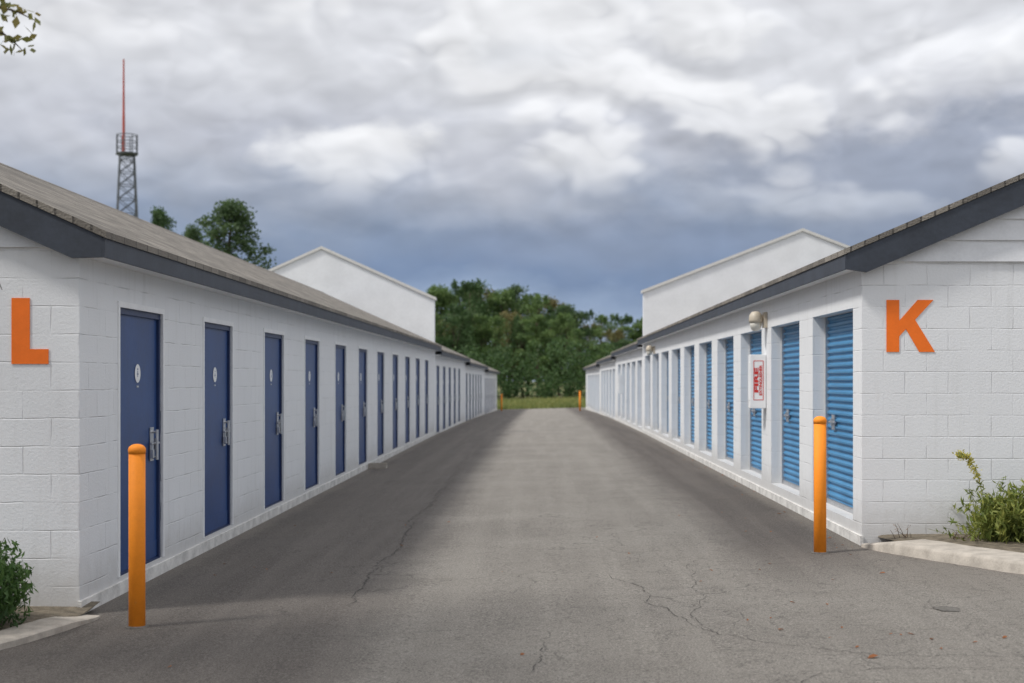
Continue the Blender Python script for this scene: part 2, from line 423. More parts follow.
def roll_meshes(side):
    s = side; d = {}
    m = MB(); n = 216; pitch = .074
    for k in range(n+1):
        z = (RH-.05)*k/n; ph = (z/pitch) % 1
        t = RT + .012*(math.tanh(2.6*math.sin(2*math.pi*ph)))
        m.v += [(s*t, -RW/2+.03, z+.05), (s*t, RW/2-.03, z+.05)]
    for k in range(n): m.f.append((2*k, 2*k+1, 2*k+3, 2*k+2))
    d['door'] = m.mesh('rolling_door', M['rollup'], recalc=False)
    for nm_, a, b in (('g1', -RW/2, -RW/2+.045), ('g2', RW/2-.045, RW/2)):
        m = MB(); m.box(s*(RT-.03), s*(RT+.04), a, b, 0, RH); d[nm_] = m.mesh('guide_rail', M['steel'])
    m = MB(); m.box(s*(RT-.02), s*(RT+.03), -RW/2+.06, RW/2-.06, .004, .055); d['bar'] = m.mesh('bottom_bar', M['steel'])
    m = MB(); m.box(s*(RT-.014), s*(RT-.022), .55, .70, .82, .98); m.tube((s*(RT-.032), .45, .90), (s*(RT-.032), .78, .90), .01)
    m.box(s*(RT-.022), s*(RT-.045), .60, .65, .86, .94); d['latch'] = m.mesh('latch', M['steel'])
    return d
SM = swing_meshes(-1); RM = roll_meshes(1)

def building(side, xw, y0, y1, zb, W, pitch, ov, doors, label, front=False, parapet=None, group=None):
    root = thing('storage_building', label, 'building', (side*xw, y0, zb), group)
    L = y1-y0; ze = 2.78; P = map_side(side); fo = .1 if front else 0.0
    Le = L-.3 if parapet else L
    left = side < 0
    dw, d0, dh, rec = (DW, .14, DH, .15) if left else (RW, .195, RH, .22)
    gp = 2.66
    m = MB(); ysb = [0]
    for c in doors: ysb += [c-dw/2, c+dw/2]
    ysb.append(Le); zs = [-.9, d0, d0+dh, 2.80]
    for i in range(len(ysb)-1):
        for j in range(3):
            if i % 2 == 1 and j == 1: continue
            m.quad(P(0, ysb[i], zs[j]), P(0, ysb[i+1], zs[j]), P(0, ysb[i+1], zs[j+1]), P(0, ysb[i], zs[j+1]))
    for c in doors:
        a, b = c-dw/2, c+dw/2; z0, z1 = d0, d0+dh
        m.quad(P(0, a, z0), P(rec, a, z0), P(rec, a, z1), P(0, a, z1))
        m.quad(P(0, b, z0), P(rec, b, z0), P(rec, b, z1), P(0, b, z1))
        m.quad(P(0, a, z1), P(rec, a, z1), P(rec, b, z1), P(0, b, z1))
        m.quad(P(0, a, z0), P(rec, a, z0), P(rec, b, z0), P(0, b, z0))
        m.quad(P(rec, a, z0), P(rec, b, z0), P(rec, b, z1), P(rec, a, z1))
    m.quad(P(0, 0, -.9), P(W, 0, -.9), P(W, 0, gp), P(0, 0, gp))
    m.quad(P(W, 0, -.9), P(W, Le, -.9), P(W, Le, 2.80), P(W, 0, 2.80))
    rdg = W/2; zr = ze+pitch*(rdg+ov)
    m.quad(P(0, Le, -.9), P(W, Le, -.9), P(W, Le, 2.8), P(rdg, Le, zr-.1), P(0, Le, 2.8))
    m.build('wall', M['block'], root, recalc=False)
    m = MB(); z = gp; lo = lambda z: max(0.0, (z+.07-ze)/pitch-ov)
    while z < zr-.12:
        z1 = min(z+.2, zr-.08); a, b = lo(z), lo(z1)
        if W/2-b < .02: break
        m.quad(P(a, -.030, z), P(W-a, -.030, z), P(W-b, -.008, z1), P(b, -.008, z1))
        m.quad(P(a, -.030, z), P(W-a, -.030, z), P(W-a, 0, z), P(a, 0, z))
        z = z1
    m.build('gable_siding', M['siding'], root, recalc=False)
    m = MB()
    m.box(0.01*side, -.022*side, -.02, L, -.85, (.10 if left else .09))
    m.build('footing', M['footing'], root)
    m = MB(); e = ov+.035; zz = ze-.035*pitch
    pts = [(-e, zz), (rdg, zr), (W+e, zz), (W+e, zz-.05), (rdg, zr-.05), (-e, zz-.05)]
    m.prism_y([(side*t, q) for t, q in pts], -fo-.035, Le-.005)
    rf = m.build('roof', M['shingle'], root)
    m = MB(); m.prism_y([(side*t, q) for t, q in ((rdg-.14, zr-.14*pitch+.004), (rdg, zr+.012), (rdg+.14, zr-.14*pitch+.004), (rdg, zr-.01))], -fo-.03, Le-.01)
    m.build('ridge_cap', M['shingle'], rf)
    for a, b in ((-ov-.022, -ov), (W+ov, W+ov+.022)):
        m = MB(); m.box(side*a, side*b, -fo-.021, Le, ze-.20, ze-.062); m.build('fascia', M['fascia'], root)
    if front:
        q0 = -.054; hb = .25
        for sg in (1, -1):
            m = MB(); tt = (lambda t: t) if sg == 1 else (lambda t: W-t)
            pl = [(tt(-ov), ze+q0), (tt(rdg), zr+q0), (tt(rdg), zr+q0-hb), (tt(.02), ze+pitch*(ov+.02)+q0-hb), (tt(-ov), ze-.20)]
            m.prism_y([(side*t, q) for t, q in pl], -fo-.022, -fo+.02); m.build('rake_board', M['fascia'], root)
    for a, b in ((-ov, -.002), (W+.002, W+ov)):
        m = MB(); m.box(side*a, side*b, -fo+.02, Le, ze-.185, ze-.165); m.build('soffit', M['white'], root)
    if parapet:
        zs_, zp = parapet; m = MB(); t0 = -.004; t1 = W+.004
        m.prism_y([(side*t, q) for t, q in ((t0, -.9), (t1, -.9), (t1, zs_), (rdg, zp), (t0, zs_))], Le, L)
        fw = m.build('fire_wall', M['firewall'], root)
        m = MB(); ex = .05; k = (zp-zs_)/(rdg-t0)
        m.prism_y([(side*t, q) for t, q in ((t0-ex, zs_-ex*k+.002), (rdg, zp+.002), (t1+ex, zs_-ex*k+.002), (t1+ex, zs_-ex*k+.09), (rdg, zp+.09), (t0-ex, zs_-ex*k+.09))], Le-.05, L+.05)
        m.build('coping', M['cap'], fw)
    for c in doors:
        if left:
            d = link('door', SM['door'], root, (0, c, d0))
            link('door_frame', SM['frame'], d); link('latch', SM['latch'], d); link('emblem', SM['emblem'], d)
            if front: link('door_surround', SM['surround'], d); link('emblem_mark', SM['mark'], d); link('number_strip', SM['strip'], d)
        else:
            d = link('rolling_door', RM['door'], root, (0, c, d0))
            link('guide_rail', RM['g1'], d); link('guide_rail', RM['g2'], d); link('bottom_bar', RM['bar'], d); link('latch', RM['latch'], d)
    return root

XL = 3.35; XR = 3.0
dl = [11.27+DW/2-10.3 + 2.935*k for k in range(11)]
dl[1] -= .12
bL = building(-1, XL, 10.3, 44.5, 0.0, 7.0, .448, .2, dl, 'white block storage building with dark blue doors and orange letter L', True, (4.2, 5.77))
bR = building(1, XR, 13.34, 42.3, .15, 9.4, .425, .16, [13.72+RW/2-13.34+2.855*k for k in range(10)],
              'white block storage building with bright blue rolling doors and orange letter K', True, (4.13, 5.94))
segL = [(44.5, 62.0, -.12), (62.0, 83.0, -.28), (83.0, 105.5, -.46)]
segR = [(42.3, 58.0, .06), (58.0, 74.0, -.08), (74.0, 97.0, -.24)]
nm = ['second', 'third', 'last']
for k, (a, b, z) in enumerate(segL):
    n = int((b-a-.6)/2.935)
    building(-1, XL, a, b, z, 7.0, .448, .2, [1.3+2.935*i for i in range(n)], nm[k]+' stepped down storage building along the left row')
for k, (a, b, z) in enumerate(segR):
    n = int((b-a-.6)/2.855)
    building(1, XR, a, b, z, 9.4, .425, .16, [1.5+2.855*i for i in range(n)], nm[k]+' stepped down storage building along the right row')
m = MB(); x0 = -.49; z0 = 1.816; w = .268; h = .478
m.prism_y([(x0, z0), (x0+w, z0), (x0+w, z0+.108), (x0+.132, z0+.108), (x0+.132, z0+h), (x0, z0+h)], -.007, -.002)
tag(m.build('letter', M['letter'], bL), 'orange capital letter L on the end wall')
m = MB(); x0 = .23; z0 = 1.813; h = .488
K = [(0,0),(.25,0),(.25,.30),(.38,.44),(.64,0),(.95,0),(.56,.62),(.92,1),(.61,1),(.25,.60),(.25,1),(0,1)]
m.prism_y([(x0+a*h*.98, z0+b*h) for a, b in K], -.007, -.002)
tag(m.build('letter', M['letter'], bR), 'orange capital letter K on the end wall')

# ------------------------------------------------------------ cabinets, lamps
def text_mesh(body, size, mat, off):
    cu = bpy.data.curves.new('text', 'FONT'); cu.body = body; cu.size = size; cu.align_x = 'CENTER'; cu.align_y = 'CENTER'; cu.offset = size*off
    to = bpy.data.objects.new('text', cu); C.objects.link(to); bpy.context.view_layer.update()
    me = bpy.data.meshes.new_from_object(to.evaluated_get(bpy.context.evaluated_depsgraph_get()))
    bpy.data.objects.remove(to); me.materials.clear(); me.materials.append(mat); return me
TX_ = [text_mesh('FIRE', .075, M['red'], .045), text_mesh('EXTINGUISHER', .050, M['red'], .04)]
def cabinet(y, zc, label, red):
    r = thing('fire_extinguisher_cabinet', label, 'fire extinguisher cabinet', (XR, y, zc))
    m = MB(); m.box(-.215, -.004, 0, .20, -.36, .36); o = m.build('cabinet_body', M['white'], r)
    bm = bmesh.new(); bm.from_mesh(o.data); bmesh.ops.bevel(bm, geom=bm.edges[:], offset=.008, segments=2, affect='EDGES'); bm.to_mesh(o.data); bm.free()
    if red:
        m = MB(); a0, a1, c0, c1 = -.175, -.040, -.25, .28; w_ = .009
        i = len(m.v)
        m.v += [(a0, -.002, c0), (a1, -.002, c0), (a1, -.002, c1), (a0, -.002, c1), (a0+w_, -.002, c0+w_), (a1-w_, -.002, c0+w_), (a1-w_, -.002, c1-w_), (a0+w_, -.002, c1-w_)]
        m.f += [(0, 1, 5, 4), (1, 2, 6, 5), (2, 3, 7, 6), (3, 0, 4, 7)]
        m.build('sign_border', M['red'], r, recalc=False)
        for me, x, sx, sy in ((TX_[0], -.133, 2.45, .95), (TX_[1], -.077, 1.18, 1.0)):
            q = link('lettering', me, r, (x, -.003, .015)); q.rotation_euler = (math.pi/2, -math.pi/2, 0); q.scale = (sx, sy, 1)
    m = MB(); m.box(-.222, -.215, .04, .16, -.25, .25); m.build('door_panel', M['white'], r)
    return r
cabinet(19.0, 1.68, 'white cabinet with red vertical lettering beside the third blue rolling door', True)
cabinet(51.8, 1.55, 'small far white cabinet on the right row beyond the fire wall', False)
def lamp(y, z, label):
    r = thing('wall_lamp', label, 'wall lamp', (XR, y, z), 'wall lamps under the right eave'); r.scale = (1.15, 1.15, 1.15)
    m = MB(); m.box(-.04, -.003, -.08, .08, -.02, .16); m.tube((-.04, 0, .10), (-.10, 0, .12), .03); m.build('bracket', M['gloss'], r)
    m = MB(); m.lathe([(.078, .04), (.082, .07), (.074, .13), (.045, .165), (.015, .172)], 20, (-.125, 0, 0)); m.build('hood', M['gloss'], r, smooth=True)
    m = MB(); m.lathe([(.02, -.06), (.05, -.045), (.066, 0), (.072, .04)], 20, (-.125, 0, 0)); m.build('lens', M['lens'], r, smooth=True)
lamp(19.0, 2.42, 'beige round wall lamp above the extinguisher cabinet')
lamp(37.8, 2.42, 'far beige wall lamp near the right fire wall')

# ------------------------------------------------------------ bollards
def bollard(px, py, h, label):
    X, Y, Z = G(px, py)
    r = thing('bollard', label, 'bollard', (X, Y, Z), 'orange bollards at the ends of the drive'); rr = .056
    m = MB(); m.lathe([(rr, -.05), (rr, h*.5), (rr, h-.065)], 28); m.build('post', M['orange'], r, smooth=True)
    pr = [(rr+.003, h-.065), (rr+.003, h-.035)]+[(rr*math.cos(a)+.002, h-.035+.036*math.sin(a)) for a in (.2, .5, .8, 1.1, 1.35, 1.52)]
    m = MB(); m.lathe(pr, 28); m.build('cap', M['orange'], r, smooth=True)
    m = MB(); m.lathe([(.082, -.03), (.080, .004), (.065, .009), (rr+.001, .011)], 18); m.build('footing', M['patch'], r)
bollard(137, 627, 1.25, 'tall orange bollard nearest the camera by the wall marked L')
bollard(820, 553, 1.235, 'orange bollard in front of the corner of the wall marked K')
bollard(501.5, 411, 1.2, 'distant orange bollard at the far left end of the drive')
bollard(580, 411, 1.25, 'distant orange bollard at the far right end of the drive')
m = MB(); m.box(0, .34, -.12, .12, 0, .05); m.box(0, .34, -.12, -.09, .05, .1); m.box(0, .34, .09, .12, .05, .1)
tag(m.build('splash_block', M['concrete'], loc=(-XL+.03, 27.3, 0.004)), 'small concrete splash block at the foot of the left row', 'splash block')

# ------------------------------------------------------------ tower
TZ = 150.0; TX = (127-VX)*TZ/F; zt = 1.7+(380-155)*TZ/F; zb = -.6
tw = thing('lattice_tower', 'tall steel lattice tower with red mast behind the left roof', 'tower', (TX, TZ, zb))
H = zt-zb
def hw(z): return .85+(H-z)*.048
rot = .35
def cp(k, z):
    a = rot+math.pi/4+k*math.pi/2; return Vector((hw(z)*1.2*math.cos(a), hw(z)*1.2*math.sin(a), z))
for k in range(4):
    m = MB(); m.tube(cp(k, 0), cp(k, H), .12, .08, 6); m.build('leg', M['tower'], tw)
m = MB(); z = 0
while z < H-.5:
    st = hw(z)*1.35; z1 = min(z+st, H)
    for k in range(4):
        m.tube(cp(k, z), cp((k+1) % 4, z1), .05, n=4); m.tube(cp((k+1) % 4, z), cp(k, z1), .05, n=4); m.tube(cp(k, z1), cp((k+1) % 4, z1), .05, n=4)
    z = z1
m.build('bracing', M['tower'], tw)
m = MB(); m.lathe([(1.15, H), (1.2, H+.12), (1.2, H+.2)], 8); m.build('platform', M['tower'], tw)
m = MB()
for k in range(8):
    a = k*math.pi/4; c, s = math.cos(a), math.sin(a); c2, s2 = math.cos(a+math.pi/4), math.sin(a+math.pi/4)
    m.tube((1.1*c, 1.1*s, H+.1), (1.1*c, 1.1*s, H+2.1), .055, n=4)
    for zz in (.8, 1.4, 2.1): m.tube((1.1*c, 1.1*s, H+zz), (1.1*c2, 1.1*s2, H+zz), .05, n=4)
m.build('railing', M['tower'], tw)
m = MB(); m.tube((-.35, 0, H), (-.35, 0, H+4.2), .16, .14, 8); m.tube((-.35, 0, H+4.2), (-.35, 0, H+10.1), .13, .08, 8); m.build('mast', M['mast'], tw)

# ------------------------------------------------------------ trees
def crown_mesh(kind, h, seed, leaf=.24):
    random.seed(seed); m = MB(); t = MB()
    tr = h*.016+.05
    pts = [Vector((0, 0, 0))]
    for k in range(1, 7): pts.append(Vector((random.gauss(0, .12), random.gauss(0, .12), h*.92*k/6)))
    t.path(pts, tr, tr*.2)
    blobs = []
    if kind == 'pine':
        for k in range(15):
            f = .38+.6*k/15; a = k*2.4+R(); ln = h*.19*(1.15-f)*1.4+.3
            z = h*f; p = Vector((math.cos(a)*ln, math.sin(a)*ln, z+ln*.25)); base = Vector((0, 0, z-.2))
            t.path([base, base.lerp(p, .6), p], tr*.28, .02, 5)
            for j in range(4):
                q = base.lerp(p, .45+.2*j); blobs.append((q+Vector((random.gauss(0, .25), random.gauss(0, .25), .15)), h*.045+.2, .6))
        blobs.append((Vector((0, 0, h*.97)), h*.035, 1.2)); per = 120
    elif kind == 'cone':
        leaf = .16
        for k in range(92):
            dep = .15+6.5*(k/92)**1.1; rr = min(1.95, .32+.66*dep)*(.2+.8*R()); a = k*2.4+R()*.8
            q = Vector((math.cos(a)*rr, math.sin(a)*rr, h-dep+.12*rr)); blobs.append((q, .32+.28*R(), .75))
            if k % 2 == 0: t.path([Vector((0, 0, q.z-.35)), q], .035, .01, 5)
        per = 125
    else:
        for k in range(40):
            a = R()*6.28; f = .2+.76*R(); wd = h*.22*math.sin(math.pi*min(1, (f-.08)*1.02))**.6
            rr = wd*math.sqrt(R())
            q = Vector((math.cos(a)*rr, math.sin(a)*rr, h*f)); blobs.append((q, h*(.045+.05*R()), .9))
            if k % 2 == 0: t.path([Vector((0, 0, h*f*.6)), Vector((q.x*.5, q.y*.5, h*f*.82)), q], tr*.35, .02, 5)
        for k in range(5):
            q = Vector((random.gauss(0, h*.06), random.gauss(0, h*.06), h*(.93+.06*R()))); blobs.append((q, h*.028, 1.6))
        per = 160
    for c, r, fl in blobs:
        for _ in range(per):
            d = Vector((random.gauss(0, 1), random.gauss(0, 1), random.gauss(0, 1))).normalized()*(r*(.35+.95*R()))
            d.z *= fl
            m.leaf(c+d, leaf*(.6+.8*R()), .6)
    return m, t
def proto(kind, mat, h, seed):
    m, t = crown_mesh(kind, h, seed)
    return (m.mesh('crown', M[mat], recalc=False), t.mesh('trunk', M['bark'], smooth=True), h)
P_ = [proto('d', 'leaf_dark', 12, 1), proto('d', 'leaf_mid', 12, 2), proto('d', 'leaf_rust', 12, 3), proto('d', 'leaf_mid', 12, 4), proto('pine', 'leaf_pine', 13, 5), proto('pine', 'leaf_mid', 13, 6), proto('d', 'leaf_dark', 12, 8), proto('cone', 'leaf_pine', 12, 9), proto('cone', 'leaf_dark', 12, 12)]
KD = ['dark green broad', 'mid green', 'olive', 'light green', 'thin crowned pine', 'narrow green pine', 'deep green', 'dense evergreen', 'dark evergreen']
def tree(p, X, Y, top, label, group='trees beyond the drive', rz=0, wide=1.0):
    cr, tr, h = P_[p]; z0 = -.65; s = (top-z0)/h
    r = thing('tree', label, 'tree', (X, Y, z0), group, rz); r.scale = (s*wide, s*wide, s)
    link('trunk', tr, r); link('crown', cr, r)
random.seed(23)
prof = [(395,300),(415,298),(440,295),(452,287),(462,282),(474,290),(490,293),(505,291),(518,288),(532,298),(545,300),(562,300),(578,308),(592,317),(606,324),(620,320),(635,330),(650,324),(672,328)]
def top_at(px):
    for a, b in zip(prof, prof[1:]):
        if a[0] <= px <= b[0]: return a[1]+(b[1]-a[1])*(px-a[0])/(b[0]-a[0])
    return 315
lst = []
px = 398
while px < 672:
    lst.append((px, 192+R()*12, top_at(px)+random.choice((-6, -2, 2, 8)))); px += 9+R()*3
px = 403
while px < 668:
    lst.append((px, 176+R()*8, top_at(px)+12+R()*16)); px += 12+R()*4
lst.sort()
seq = [1, 3, 2, 4, 6, 1, 5, 3, 2, 1, 0, 3, 4, 6, 1, 2, 5]
for i, (px, Z, ty) in enumerate(lst):
    k = seq[i % len(seq)]; X = (px-VX)*Z/F; top = HC+(VY-ty)*Z/F
    tree(k, X, Z, top, f'{KD[k]} tree in the wood past the drive, number {i+1} from the left', rz=R()*6, wide=1.0 if k not in (4, 5) else 1.2)
Z = 78.
tree(7, (230-VX)*Z/F, Z, HC+(VY-203)*Z/F, 'upright evergreen tree rising alone above the left roof', 'trees behind the left roof', 1.0, 1.15)
Z = 90.
tree(8, (160-VX)*Z/F, Z, HC+(VY-211)*Z/F, 'low tree tip showing above the left roof beside the tower', 'trees behind the left roof', 2.0, .7)
tree(7, (178-VX)*Z/F, Z+4, HC+(VY-222)*Z/F, 'faint low tree tip just left of the lone evergreen', 'trees behind the left roof', 4.0, .7)
m = MB(); random.seed(5)
for k in range(240):
    x = -27+46*R(); y = 166+8*R(); r = .8+1.3*R(); zc = -.4+r*.6+(R()**2)*5
    for _ in range(120):
        d = Vector((random.gauss(0, 1), random.gauss(0, 1), random.gauss(0, 1))).normalized()*(r*(.5+.6*R())); m.leaf((x+d.x, y+d.y, zc+d.z), .2+.22*R(), .6)
tag(m.build('undergrowth', M['leaf_dark'], recalc=False), 'dense dark green undergrowth along the foot of the far wood', 'undergrowth', kind='stuff')
m = MB()
for k in range(9000):
    x = -14+24*R(); y = 108.2+50*R()**1.5; z = zg(x, y)-.03; h = .12+.35*R(); a = R()*3.14; w = .05
    dx, dy = math.cos(a)*w, math.sin(a)*w; lx, ly = random.gauss(0, .08), random.gauss(0, .08)
    m.quad((x-dx, y-dy, z), (x+dx, y+dy, z), (x+lx, y+ly, z+h))
tag(m.build('grass', M['grass'], recalc=False), 'unmown yellow green grass beyond the end of the drive', 'grass', kind='stuff')

# near tree at left whose twigs hang into the picture and whose crown shades the entrance
random.seed(11)
nt_ = thing('roadside_tree', 'leafy tree at the left edge whose twigs hang into view', 'tree', (-5.9, 7.9, .04))
t = MB(); m = MB(); o = Vector((-5.9, 7.9, .04))
t.path([Vector((0, 0, -.2)), Vector((.05, -.1, 1.4)), Vector((0, -.2, 2.8)), Vector((.2, -.5, 4.2)), Vector((.3, -.9, 5.8))], .16, .06, 10)
def infr(p):
    w = p+o
    if w.y < .5: return False
    px = VX+w.x*F/w.y; py = VY-(w.z-HC)*F/w.y
    return -12 < px < 1040 and -12 < py < 700
for k in range(56):
    c = Vector((.0+random.gauss(0, 1.15), -1.2+random.gauss(0, 1.1), 5.5+random.gauss(0, .8)))
    t.path([Vector((.2, -.5, 4.3)), c*.6+Vector((.1, -.3, 1.7)), c], .03, .008, 5)
    for _ in range(95):
        p = c+Vector((random.gauss(0, .36), random.gauss(0, .36), random.gauss(0, .28)))
        if not infr(p): m.leaf(p, .09+.06*R(), .6)
def atpx(px, py, Z): return Vector(((px-VX)*Z/F, Z, HC+(VY-py)*Z/F))-o
def twig(pp, Z, start, n, spread):
    pts = [start]+[atpx(a, b, Z) for a, b in pp]; t.path(pts, .012, .002, 5)
    vis = pts[1:]
    for _ in range(n):
        i = random.randrange(len(vis)-1); q = vis[i].lerp(vis[i+1], R())
        q = q+Vector((random.gauss(0, spread), random.gauss(0, spread), random.gauss(0, spread)-.01)); m.leaf(q, .045+.03*R(), .6, -.6)
twig([(-60, -5), (-20, 4), (4, 8), (18, 12), (38, 22)], 7.4, Vector((.1, -.3, 3.6)), 44, .032)
twig([(-50, 20), (-12, 28), (4, 34), (14, 42), (22, 50)], 7.5, Vector((.1, -.3, 3.6)), 42, .032)
twig([(-50, 240), (-18, 262), (-6, 270), (2, 290)], 8.3, Vector((0, -.2, 2.9)), 18, .02)
t.build('trunk', M['bark'], nt_, smooth=True); m.build('crown', M['leaf_near'], nt_, recalc=False)

# ------------------------------------------------------------ shrubs and weeds
def shrub(name, loc, rx, rz_, n, mat, label, seed, leaf=.05):
    random.seed(seed); r = thing(name, label, 'shrub', loc)
    s = MB(); l = MB()
    for k in range(26):
        a = R()*6.28; q = Vector((math.cos(a)*rx*R(), math.sin(a)*rx*R(), rz_*(.5+.5*R()))); s.path([Vector((0, 0, 0)), q*.5+Vector((0, 0, .05)), q], .007, .002, 4)
    for k in range(n):
        d = Vector((random.gauss(0, 1), random.gauss(0, 1), random.gauss(0, 1))).normalized()*(.45+.55*R()**.5)
        ww = 1+.40*mnoise.noise(d*3.5); l.leaf((d.x*rx*ww, d.y*rx*ww, rz_*.47+d.z*rz_*.5*ww), leaf*(.6+.8*R()), .28, .9)
    s.build('stems', M['bark'], r); l.build('foliage', M[mat], r, recalc=False); return r
shrub('shrub', (-3.87, 9.5, .03), .42, .60, 7500, 'bush', 'green shrub at the left edge below the letter L', 31, .06)
def weed(px, Z, n, hmin, hmax, spread, label, seed, name='weed_plant', mat='weed', lw=.28, dens=75, ls=.08):
    random.seed(seed); X = (px-VX)*Z/F; zz = zg(X, Z)+.09
    r = thing(name, label, 'plant', (X, Z, zz)); s = MB(); l = MB()
    for k in range(n):
        h = hmin+(hmax-hmin)*R(); a = R()*6.28; ln = random.gauss(0, spread)
        p0 = Vector((random.gauss(0, spread*.5), random.gauss(0, spread*.4), 0)); p2 = p0+Vector((math.cos(a)*ln, math.sin(a)*ln, h)); p1 = p0.lerp(p2, .5)+Vector((0, 0, h*.08))
        s.path([p0, p1, p2], .004, .0015, 4)
        for j in range(int(h*dens)):
            u = .1+.9*R(); q = p0.lerp(p1, u*2) if u < .5 else p1.lerp(p2, u*2-1)
            l.leaf(q+Vector((random.gauss(0, .02), random.gauss(0, .02), 0)), ls*(.6+.7*R()), lw, .9)
    s.build('stems', M['bark'] if mat == 'dry' else M['weed'], r); l.build('foliage', M[mat], r, recalc=False)
    return r
weed(1004, 12.9, 190, .08, .45, .25, 'low loose green weed clump at the right edge by the wall marked K', 41, ls=.08, lw=.22)
weed(1050, 12.7, 120, .2, .55, .22, 'second leafy weed clump running off the right edge', 44, ls=.08, lw=.22)
random.seed(42); Z = 12.8; X = (990-VX)*Z/F; base = Vector((X, Z, zg(X, Z)+.08))
r = thing('tall_weed', 'single tall thin weed with yellow tip leaning left beside the low weed clump', 'plant', base)
s = MB(); l = MB(); pl = MB()
def wp(px, py): return Vector(((px-VX)*Z/F, Z, HC+(VY-py)*Z/F))-base
for pp in ([(988,515),(982,492),(976,470),(968,457),(958,454)], [(984,518),(974,500),(968,488)], [(995,512),(1000,492),(1003,478)]):
    pts = [Vector((0, 0, 0))]+[wp(a, b)+Vector((0, random.gauss(0, .02), 0)) for a, b in pp]; s.path(pts, .005, .0015, 4)
    for i in range(len(pts)-1):
        for j in range(18): l.leaf(pts[i].lerp(pts[i+1], R())+Vector((random.gauss(0, .015), random.gauss(0, .015), random.gauss(0, .01))), .05+.04*R(), .18, .3)
for a, b in (((979, 480), (968, 457)), ((968, 457), (957, 454))):
    q0, q1 = wp(*a), wp(*b)
    for j in range(150): pl.leaf(q0.lerp(q1, R())+Vector((random.gauss(0, .018), random.gauss(0, .014), random.gauss(0, .016))), .03, .5)
s.build('stems', M['weed'], r); l.build('foliage', M['weed'], r, recalc=False); pl.build('plume', M['plume'], r, recalc=False)
weed(906, 13.15, 6, .05, .16, .09, 'small dry twiggy weed against the wall under letter K', 43, mat='dry', lw=.12, dens=40, ls=.04)
weed(958, 13.0, 8, .04, .10, .08, 'tiny brown weed tuft left of the green weed clump', 47, mat='dry', lw=.15, dens=40, ls=.05)

# fallen leaves
random.seed(77); lm = []
for k in range(3):
    q = MB(); q.quad((0, -.045, 0), (.022, -.01, .008), (.018, .02, .012), (0, .045, .004)); q.quad((0, -.045, 0), (0, .045, .004), (-.018, .02, .014), (-.022, -.01, .01)); lm.append(q.mesh('fallen_leaf', M['fallen'], recalc=False))
for k in range(70):
    if k == 0: X, Y, Z = G(873, 658)
    else:
        Y = 8.2+9*R()**1.3
        X = (1.2+1.8*R() if R() < .6 else -3.1+4*R())
        if Y < 9.9 and X < -2.9: X = -2.6
        if R() < .35: X = 2.65+.3*R(); Y = 12+20*R()
        Z = zg(X, Y)
    o_ = link('fallen_leaf', random.choice(lm), None, (X, Y, Z+.004)); o_.rotation_euler = (R()*.3, R()*.3, R()*6.28); s = (.22+.38*R()) if k else .9; o_.scale = (s, s, s)
    if k: tag(o_, 'tiny fallen brown leaf lying on the asphalt drive', 'leaf', 'fallen leaves on the asphalt')
    else: tag(o_, 'largest fallen orange leaf in the right foreground of the asphalt', 'leaf', 'fallen leaves on the asphalt')

# ------------------------------------------------------------ light
sd = Vector((-.66, -.27, .90)).normalized()
sl = bpy.data.lights.new('sun', 'SUN'); sl.energy = 2.9; sl.angle = math.radians(8); sl.color = (1, .962, .905)
so = bpy.data.objects.new('sun', sl); C.objects.link(so); so.rotation_euler = sd.to_track_quat('Z', 'Y').to_euler(); so.location = (-20, -10, 30)

w = bpy.data.worlds.new('World'); bpy.context.scene.world = w; w.use_nodes = True
t = NT(w.node_tree); bg = w.node_tree.nodes['Background']
tc = t.n('ShaderNodeTexCoord').outputs['Generated']; d = t.sep(tc)
az = t.m('ARCTAN2', d[0], d[1]); el = t.m('ARCSINE', d[2])
SZ = 1.9
def cvec(dx, dz): return t.comb(t.m('ADD', d[0], dx), d[1], t.m('ADD', t.m('MULTIPLY', d[2], SZ), dz))
cv = cvec(0.0, 0.0); cvb = cvec(.006, .020)
n1 = t.noise(cv, 3.4, 4, .5, .2); n2 = t.noise(cv, 7.5, 6, .52, .1); n3 = t.noise(cv, 26, 4, .6)
def billow(v_):
    a = t.m('ABSOLUTE', t.m('SUBTRACT', t.noise(v_, 6.5, 1, .5, .25), .5))
    b = t.m('ABSOLUTE', t.m('SUBTRACT', t.noise(v_, 17, 2, .6, .2), .5))
    return t.m('ADD', t.m('MULTIPLY', a, 3.0), t.m('MULTIPLY', b, 1.5))
b1, b2 = billow(cv), billow(cvb)
rel = t.m('SUBTRACT', b1, b2)
v = t.m('ADD', el, t.m('ADD', t.m('MULTIPLY', t.m('SUBTRACT', n1, .5), .13), t.m('MULTIPLY', t.m('SUBTRACT', n2, .5), .09)))
ramp = t.n('ShaderNodeValToRGB'); t.put(ramp.inputs[0], t.m('MULTIPLY', v, 2.0))
stops = [(.0, (.46, .54, .67)), (.07, (.33, .42, .58)), (.12, (.20, .275, .43)), (.19, (.25, .31, .43)), (.26, (.42, .46, .55)), (.33, (.57, .59, .655)), (.42, (.70, .715, .76)), (.60, (.77, .78, .815))]
cr = ramp.color_ramp
cr.elements[0].position = 0; cr.elements[0].color = (*stops[0][1], 1); cr.elements[1].position = stops[-1][0]; cr.elements[1].color = (*stops[-1][1], 1)
for p, c in stops[1:-1]:
    e = cr.elements.new(p); e.color = (*c, 1)
col = ramp.outputs[0]
wob = t.m('ADD', t.m('MULTIPLY', t.m('SUBTRACT', n2, .5), 2.6), t.m('MULTIPLY', t.m('SUBTRACT', n3, .5), .9))
